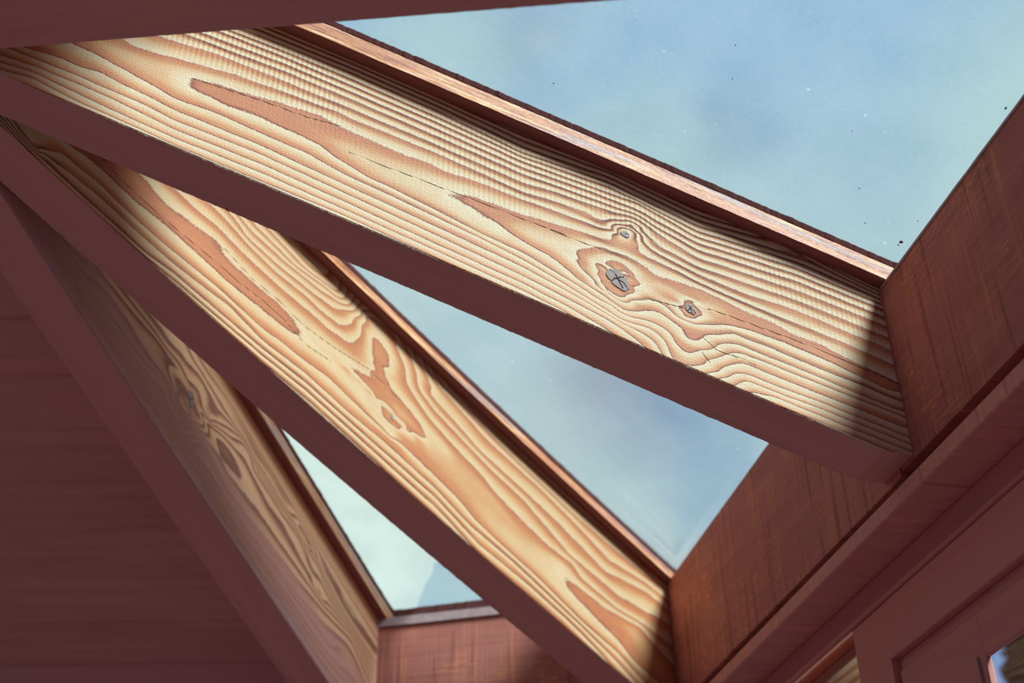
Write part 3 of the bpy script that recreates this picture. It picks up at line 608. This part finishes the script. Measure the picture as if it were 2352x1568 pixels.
bays = {
 1: dict(plane=(A_END, wn), c0=plan(A_END)+wd*0.040, c1=plan(A_END)-wd*1.6, z0=-.2545, z1=-.2575, g=[(-.0015, -.0045), (.010, .0005), (.010, .0020), (-.0005, .0015)], gz=(.048, .048), ext=.047),
 2: dict(plane=(PB, N2), c0=plan(PB), c1=plan(A_END)+d2*.045, z0=-.303, z1=-.258, g=[(.0005, 0), (.009, 0), (.009, .0025), (.002, .0025)], gz=(.0245, .049), ext=.0235),
 3: dict(plane=(PC, N3), c0=plan(PC), c1=plan(PB), z0=-.345, z1=-.334, g=[(-.004, 0.001), (.030, .001), (.030, .0215), (-.002, .0215)], gz=(.032, .032), ext=.030)}
S1 = skylight('A', 'Z', 'large glass skylight pane showing open blue sky, above the broad knotty rafter', bays[1]); bay_finish(*S1)
S2 = skylight('B', 'A', 'narrow triangular glass skylight pane with greyish cloud, between the two sunlit rafters', bays[2]); bay_finish(*S2)
S3 = skylight('C', 'B', 'small triangular glass skylight pane full of pale white cloud, at lower centre', bays[3]); bay_finish(*S3)
pk = prism('sealant', MAT['seal'], wall(-.0165, 1.5272, -.2550), wd, wn, UP, .0315, .045, .0066, None)
pk.parent = S1[0]; pk.matrix_parent_inverse = S1[2]
# leaf scrap and dirt crumbs lying on the big pane
def on_pane(u, v, z=0.0):
    d = cam_ray(u, v); t1, t2, t3 = rp('A', 1.0, 0, RAF['A'][5]+.0455), rp('A', 1.6, 0, RAF['A'][5]+.0455), rp('Z', 1.6, 0, RAF['Z'][5]+.0455)
    n = (t2-t1).cross(t3-t1); t = (t1-CAM).dot(n)/d.dot(n); return CAM+d*t, n.normalized()
rnd = random.Random(4)
for u, v, r in ((2071, 555, .0042), (2064, 561, .0018), (1272, 190, .0014), (1683, 180, .0011), (1690, 102, .0012), (1987, 511, .0016), (1957, 300, .001), (2108, 506, .0011), (1974, 431, .0012), (2310, 247, .0022)):
    c, n = on_pane(u, v); n = n if n.z > 0 else -n; c = c-n*0.001
    e1 = n.cross(UP).normalized(); e2 = n.cross(e1)
    k = 9; vs = []
    for z in (0, .0006):
        for i in range(k):
            q = r*rnd.uniform(.45, 1.25); vs.append(tuple(c+e1*q*math.cos(2*PI*i/k)+e2*q*.7*math.sin(2*PI*i/k)-n*z))
    fs = [tuple(range(k)), tuple(range(k, 2*k))[::-1]]+[(i, (i+1) % k, k+(i+1) % k, k+i) for i in range(k)]
    me = bpy.data.meshes.new('debris'); me.from_pydata(vs, [], fs); me.materials.append(MAT['leaf']); me.update()
    o = bpy.data.objects.new('debris', me); COL.objects.link(o); o.parent = S1[0]; o.matrix_parent_inverse = S1[2]

# snow / frost on the small pane, extended unseen behind a rafter to block sun
def gtop(k): return RAF[k][5]+TOPH[k]+.006
def on_bay(kr, kl, u, v, up):
    t1, t2, t3 = rp(kr, 1.0, 0, gtop(kr)+up), rp(kr, 1.6, 0, gtop(kr)+up), rp(kl, 1.6, 0, gtop(kl)+up)
    d = cam_ray(u, v); n = (t2-t1).cross(t3-t1); t = (t1-CAM).dot(n)/d.dot(n); return CAM+d*t
ol = [(958, 1392), (968, 1365), (978, 1340), (992, 1318), (999, 1292)]
def on3(p, z):
    return on_bay('C', 'B', p[0], p[1], z) if isinstance(p, tuple) else p+UP*z
hC, hB = gtop('C'), gtop('B')
ol = [(950, 1452), (955, 1418)]+ol+[rp('B', 1.70, 0, hB), rp('B', 1.2, 0, hB), rp('B', .3, 0, hB), rp('C', .3, 0, hC), rp('C', 1.2, 0, hC), rp('C', 1.75, 0, hC)]
rnd = random.Random(2); vs = []
for z in (.004, .010):
    for p in ol: vs.append(tuple(on3(p, z)))
k = len(ol); fs = [tuple(range(k))[::-1], tuple(range(k, 2*k))]+[(i, (i+1) % k, k+(i+1) % k, k+i) for i in range(k)]
me = bpy.data.meshes.new('snow'); me.from_pydata(vs, [], fs); me.materials.append(MAT['snow']); me.update()
sn = bpy.data.objects.new('snow', me); COL.objects.link(sn); sn.parent = S3[0]; sn.matrix_parent_inverse = S3[2]; sn['label'] = 'thin white snow cover, hidden part added to block sun'

# ---------------------------------------------------------------- eaves boards (headers)
def header(Pa, Pb, N, za, zb, za2, zb2, T, label, off):
    """board from Pa to Pb (plan), top za->zb, bottom za2->zb2, thickness T outward"""
    dd = Pb-Pa; L = dd.length; dd.normalize(); n = 60
    def pt(t, a, b):
        P = Pa+dd*(L*t)+N*a; zt = za+(zb-za)*t; zb_ = za2+(zb2-za2)*t
        return V(P.x, P.y, HUB.z+zb_+(zt-zb_)*b)
    o = sweep('eaves_board', MAT['header'], pt, n, [(0, 0), (T, 0), (T, 1), (.001, 1), (0, .996), (0, .5)])
    vals = []
    for v in o.data.vertices: vals += [(plan(v.co)-Pa).dot(dd)+off, v.co.z-HUB.z, (plan(v.co)-Pa).dot(N)]
    o.data.attributes['st'].data.foreach_set('vector', vals)
    tag(o, label, 'board', 'eaves boards around the roof edge'); return o
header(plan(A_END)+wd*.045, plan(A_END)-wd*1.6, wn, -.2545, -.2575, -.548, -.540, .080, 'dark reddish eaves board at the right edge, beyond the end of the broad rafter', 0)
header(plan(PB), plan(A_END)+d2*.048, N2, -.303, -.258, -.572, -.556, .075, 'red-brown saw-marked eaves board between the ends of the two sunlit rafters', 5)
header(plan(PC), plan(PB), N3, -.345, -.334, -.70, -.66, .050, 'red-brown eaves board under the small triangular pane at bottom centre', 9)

# ---------------------------------------------------------------- window wall under the eaves
WL0, WL1 = -1.6, .985
def wbox(name, mat, w0, w1, n0, n1, z0, z1, parent=None, bev=0.0, off=0.0):
    return prism(name, mat, wall(w0, n0, z0), wd, wn, UP, w1-w0, n1-n0, z1-z0, parent, n=24, bev=bev, stoff=off)
pl = wbox('wall_plate', MAT['plate'], WL0, WL1, 1.511, 1.60, -.6035, -.5775, bev=.002, off=3)
tag(pl, 'rough-sawn reddish timber plate running diagonally under the eaves boards', 'beam')
bk = wbox('trim_1', MAT['header'], WL0, WL1, 1.556, 1.64, -.600, -.535, off=7); struct(bk)
def board(name, mat, w0, w1, n0, n1, z0, z1, st=True, parent=None, bev=.0015, off=0):
    o = wbox(name, mat, w0, w1, n0, n1, z0, z1, parent, bev, off)
    if parent is None and st: struct(o)
    return o
board('trim_2', MAT['casing'], WL0, WL1, 1.584, 1.592, -.6475, -.6045, off=2)
board('trim_3', MAT['casing'], WL0, WL1, 1.572, 1.5835, -.6555, -.649, off=4, bev=.002)
# right window: casing, post, sash and pane
w1r = bpy.data.objects.new('window_1', None); COL.objects.link(w1r); w1r.location = wall(-.6, 1.6, -1.2); struct(w1r)
bpy.context.view_layer.update(); inv1 = w1r.matrix_world.inverted()
ps = [board('casing', MAT['casing'], WL0, .270, 1.578, 1.60, -.743, -.6560, parent=w1r, off=11),
      board('sash_rail', MAT['casing'], WL0, .0255, 1.582, 1.5905, -.8265, -.7665, parent=w1r, off=17),
      board('sash_stile', MAT['casing'], .026, .255, 1.582, 1.5905, -1.6, -.7665, parent=w1r, off=19),
      board('glazing_strip', MAT['casing'], WL0, .0255, 1.5835, 1.5865, -.7685, -.7675, parent=w1r, off=27),
      board('weather_strip', MAT['strip'], .0415, .0450, 1.578, 1.5818, -1.2, -.822, parent=w1r)]
pg = wbox('glass', MAT['winglass'], WL0, .025, 1.5865, 1.589, -1.6, -.827); ps.append(pg)
# the frame behind the sash is only its head and its left jamb
ps += [board('frame', MAT['casing'], WL0, .268, 1.591, 1.61, -.775, -.7432, parent=w1r, off=13),
       board('frame', MAT['casing'], .245, .268, 1.591, 1.61, -1.6, -.7755, parent=w1r, off=14)]
for p in ps: p.parent = w1r; p.matrix_parent_inverse = inv1
post = wbox('window_post', MAT['casing'], .2705, .3795, 1.5785, 1.612, -1.8, -.6560, bev=.002, off=31)
tag(post, 'dark brown window post rising between the two windows at bottom right', 'post')
w2r = bpy.data.objects.new('window_2', None); COL.objects.link(w2r); w2r.location = wall(.7, 1.6, -1.2); struct(w2r)
bpy.context.view_layer.update(); inv2 = w2r.matrix_world.inverted()
ps = [wbox('glass', MAT['winglass'], .3800, WL1, 1.602, 1.605, -1.6, -.600),
      board('frame', MAT['casing'], .3800, WL1, 1.5925, 1.600, -.6405, -.600, parent=w2r, off=25)]
for p in ps: p.parent = w2r; p.matrix_parent_inverse = inv2
# boards outside the left window, under the eaves
ext = [('soffit_board', 'soft', -.5965, -.560, 1.655, 'brown soffit board outside the left window, topmost of its boards'),
       ('painted_batten', 'white', -.5975+.0005, -.588, 1.662, 'chipped white painted batten outside the left window, upper of the two'),
       ('soffit_board', 'soft', -.6165, -.5985, 1.66, 'reddish soffit board between the two white battens outside the left window'),
       ('soffit_board', 'soft2', -.6375, -.6170, 1.662, 'paler brown soffit board just above the lower white batten'),
       ('painted_batten', 'white', -.6455, -.6378, 1.662, 'cream painted batten outside the left window, lower of the two'),
       ('fascia_board', 'orange', -.6640, -.6460, 1.664, 'orange-brown nail-pocked board below the cream batten outside the left window'),
       ('soffit_board', 'soft', -.80, -.6645, 1.666, 'brown board at the very bottom outside the left window')]
for nm, mt, z0, z1, n0, lb in ext[2:]:
    o = wbox(nm, MAT[mt], .30, 1.3, n0, n0+.02, z0, z1, bev=.001, off=z0*50); tag(o, lb, 'board', 'boards outside the left window')
o = wbox('painted_batten', MAT['white'], .30, 1.3, 1.660, 1.672, -.5983, -.5845, bev=.001); tag(o, ext[1][5], 'board', 'boards outside the left window')
o = wbox('soffit_board', MAT['soft'], .30, 1.3, 1.654, 1.68, -.5838, -.570, bev=.001, off=4); tag(o, ext[0][5], 'board', 'boards outside the left window')

# wall under the eaves board at bottom centre (just below the frame)
Lb = (plan(PB)-plan(PC)).length
wb = prism('wall_back', MAT['wall4'], V(PC.x, PC.y, HUB.z-2.2)+N3*.002, -d3, N3, UP, Lb, .05, 1.50, n=12); struct(wb)
# ---------------------------------------------------------------- boarded ceiling and wall at the left
Dc, Pc = raf_dirs('C')
z4 = -0.421
c_in = rp('C', .2, -RAF['C'][4]/2-.001, .0); c_in.z = HUB.z+.105
C_out = plan(PC)+N3*0; 
E0 = V(PC.x, PC.y, HUB.z+z4)+d4*.055; E1 = E0+d4*1.9
I0 = rp('C', .2, -.02, 0); I0.z = HUB.z+.155; I1 = I0+d4*1.3
nb = 11; M = MeshData()
for b in range(nb):
    t0, t1 = b/nb, (b+1)/nb
    def fc(i, j, t0=t0, t1=t1, b=b):
        t = (t0, t0+.004, t1-.004, t1)[j]; lift = (0.004, 0, 0, 0.004)[j]
        p = E0.lerp(E1, i/20).lerp(I0.lerp(I1, i/20), t)+UP*lift
        return p, (i/20*1.9+b*3.7, t*1.5, 20.0+b), 0.0, 1.0
    M.grid(fc, 20, 3, 0)
cb = len(M.v)
M.grid(lambda i, j: (E0.lerp(E1, i).lerp(I0.lerp(I1, i), j)+UP*.03, (i, j, 40.0), 0.0, 1.0), 1, 1, 0)
cl = M.build('ceiling', [MAT['ceil']]); struct(cl)
wl4 = prism('wall_left', MAT['wall4'], E0+V(0, 0, -1.4)+N4*.001-d4*.0, d4, N4, UP, 1.9, .04, 1.46, n=20); struct(wl4)

# ---------------------------------------------------------------- tree outside the right window
tr = bpy.data.objects.new('tree', None); COL.objects.link(tr)
def ray_at(u, v, n):
    d = cam_ray(u, v); t = (HUB+wn*n-CAM).dot(wn)/d.dot(wn); return CAM+d*t
tb = ray_at(2480, 1500, 6.0); base = V(tb.x, tb.y, 0); tr.location = base
tag(tr, 'blurred brown-leaved tree outside the right window', 'tree')
bpy.context.view_layer.update(); invt = tr.matrix_world.inverted()
tk = sweep('trunk', MAT['bark'], lambda t, a, b: base+V(a*(1.3-t)+.2*math.sin(t*3), b*(1.3-t), t*(tb.z+1.0)), 12, [(0.14*math.cos(PI*i/4), 0.14*math.sin(PI*i/4)) for i in range(8)])
rnd = random.Random(11); vs, fs = [], []
def leafblob(c, R, n, sz):
    for _ in range(n):
        while True:
            p = V(rnd.uniform(-1, 1), rnd.uniform(-1, 1), rnd.uniform(-1, 1))
            if p.length < 1: break
        p = c+p*R; a = V(rnd.gauss(0, 1), rnd.gauss(0, 1), rnd.gauss(0, 1)).normalized(); b = a.cross(V(rnd.gauss(0, 1), rnd.gauss(0, 1), rnd.gauss(0, 1))).normalized()
        k = len(vs); s = sz*rnd.uniform(.6, 1.3)
        vs.extend([tuple(p-a*s), tuple(p+b*s*.5), tuple(p+a*s), tuple(p-b*s*.5)]); fs.append((k, k+1, k+2, k+3))
for u, v, R in ((2350, 1462, .10), (2400, 1500, .15), (2310, 1470, .07), (2372, 1552, .10), (2400, 1610, .2), (2450, 1430, .3), (2330, 1650, .12), (2240, 1440, .12), (2352, 1500, .07), (2480, 1380, .45), (2560, 1480, .5), (2640, 1350, .5), (2500, 1250, .4), (2700, 1550, .4), (2560, 1200, .35)):
    leafblob(ray_at(u, v, 6.0)+wn*rnd.uniform(-.3, .3), R, int(260+2200*max(0, R-.2)), .05)
me = bpy.data.meshes.new('foliage'); me.from_pydata(vs, [], fs); me.materials.append(MAT['foliage']); me.update()
fo = bpy.data.objects.new('foliage', me); COL.objects.link(fo)
for p in (tk, fo): p.parent = tr; p.matrix_parent_inverse = invt
# ---------------------------------------------------------------- sky
wd_ = bpy.data.worlds.new('sky'); SC.world = wd_; wd_.use_nodes = True
T = wd_.node_tree; T.nodes.clear()
class WT(NT):
    def __init__(s, t): s.t = t; s.m = None
N = WT(T)
g = N.n('TexCoord').outputs['Generated']
sx, sy, sz = N.sep(g)
big = N.noise(g, 5.0, 5.0, .55); fine = N.noise(N.scale(g, (22, 22, 30)), 1.0, 7.0, .68)
BLUE, MINT, PALE = lin(147, 185, 217), lin(182, 208, 208), lin(203, 231, 222)
def blob(u, v, r, soft, amt, wob=.35):
    d = cam_ray(u, v); nd = N.n('VectorMath', operation='DISTANCE'); N.set(nd, '_0', g); nd.inputs[1].default_value = tuple(d)
    dist = N.math('ADD', nd.outputs['Value'], N.math('MULTIPLY', N.math('SUBTRACT', fine, .5), r*wob*2))
    return N.mapr(dist, r*(1-soft), r*(1+soft), amt, 0.0, True)
col = N.mix(N.mapr(big, .42, .62, 0, .45, True), BLUE, lin(170, 200, 216))
# thin veil of cloud low in the sky, thickening towards the horizon ahead
veil = N.mapr(N.math('ADD', sz, N.math('MULTIPLY', N.math('SUBTRACT', fine, .5), .12)), .76, .62, 0, .75, True)
col = N.mix(veil, col, lin(176, 204, 210))
for u, v, r, soft, amt, c, wb in SKYB:
    col = N.mix(blob(u, v, r, soft, amt, wb), col, lin(*c))
# unseen sky behind the camera and overhead, darkened blue to cut fill light
ahead = N.mapr(sy, .42, -.05, 0, 1, True)
col = N.mix(ahead, col, (.045, .07, .13, 1))
over = N.mapr(sz, .84, .95, 0, .8, True)
col = N.mix(over, col, (.06, .10, .19, 1))
dn = N.mapr(sz, -.02, .04, 0, 1, True)
col = N.mix(dn, LOWER_FILL, col)
bg = N.n('Background'); N.set(bg, 'Color', col); bg.inputs['Strength'].default_value = 1.0
out = T.nodes.new('ShaderNodeOutputWorld'); T.links.new(bg.outputs[0], out.inputs[0])
# ---------------------------------------------------------------- sun
su = bpy.data.lights.new('sun', 'SUN'); su.energy = SUN_E; su.angle = math.radians(SUN_ANG); su.color = SUN_C
so = bpy.data.objects.new('sun', su); COL.objects.link(so)
az, el = math.radians(SUN_AZ), math.radians(SUN_EL)
L = -V(math.sin(az)*math.cos(el), math.cos(az)*math.cos(el), math.sin(el))
so.rotation_euler = L.to_track_quat('-Z', 'Y').to_euler(); so.location = (1.5, -3, 6)
# ---------------------------------------------------------------- camera
cd = bpy.data.cameras.new('camera'); co_ = bpy.data.objects.new('camera', cd); COL.objects.link(co_)
Mx = Matrix((RX, UX, -FX)).transposed().to_4x4(); Mx.translation = CAM; co_.matrix_world = Mx
cd.sensor_width = 36; cd.lens = 3007.46/2352*36; cd.clip_start = .02; cd.clip_end = 500
cd.dof.use_dof = True; cd.dof.focus_distance = 1.88; cd.dof.aperture_fstop = 3.2
SC.camera = co_
SC.view_settings.view_transform = 'Standard'; SC.view_settings.look = 'None'; SC.view_settings.exposure = 0.0; SC.view_settings.gamma = 1.0
SC.view_settings.use_curve_mapping = False
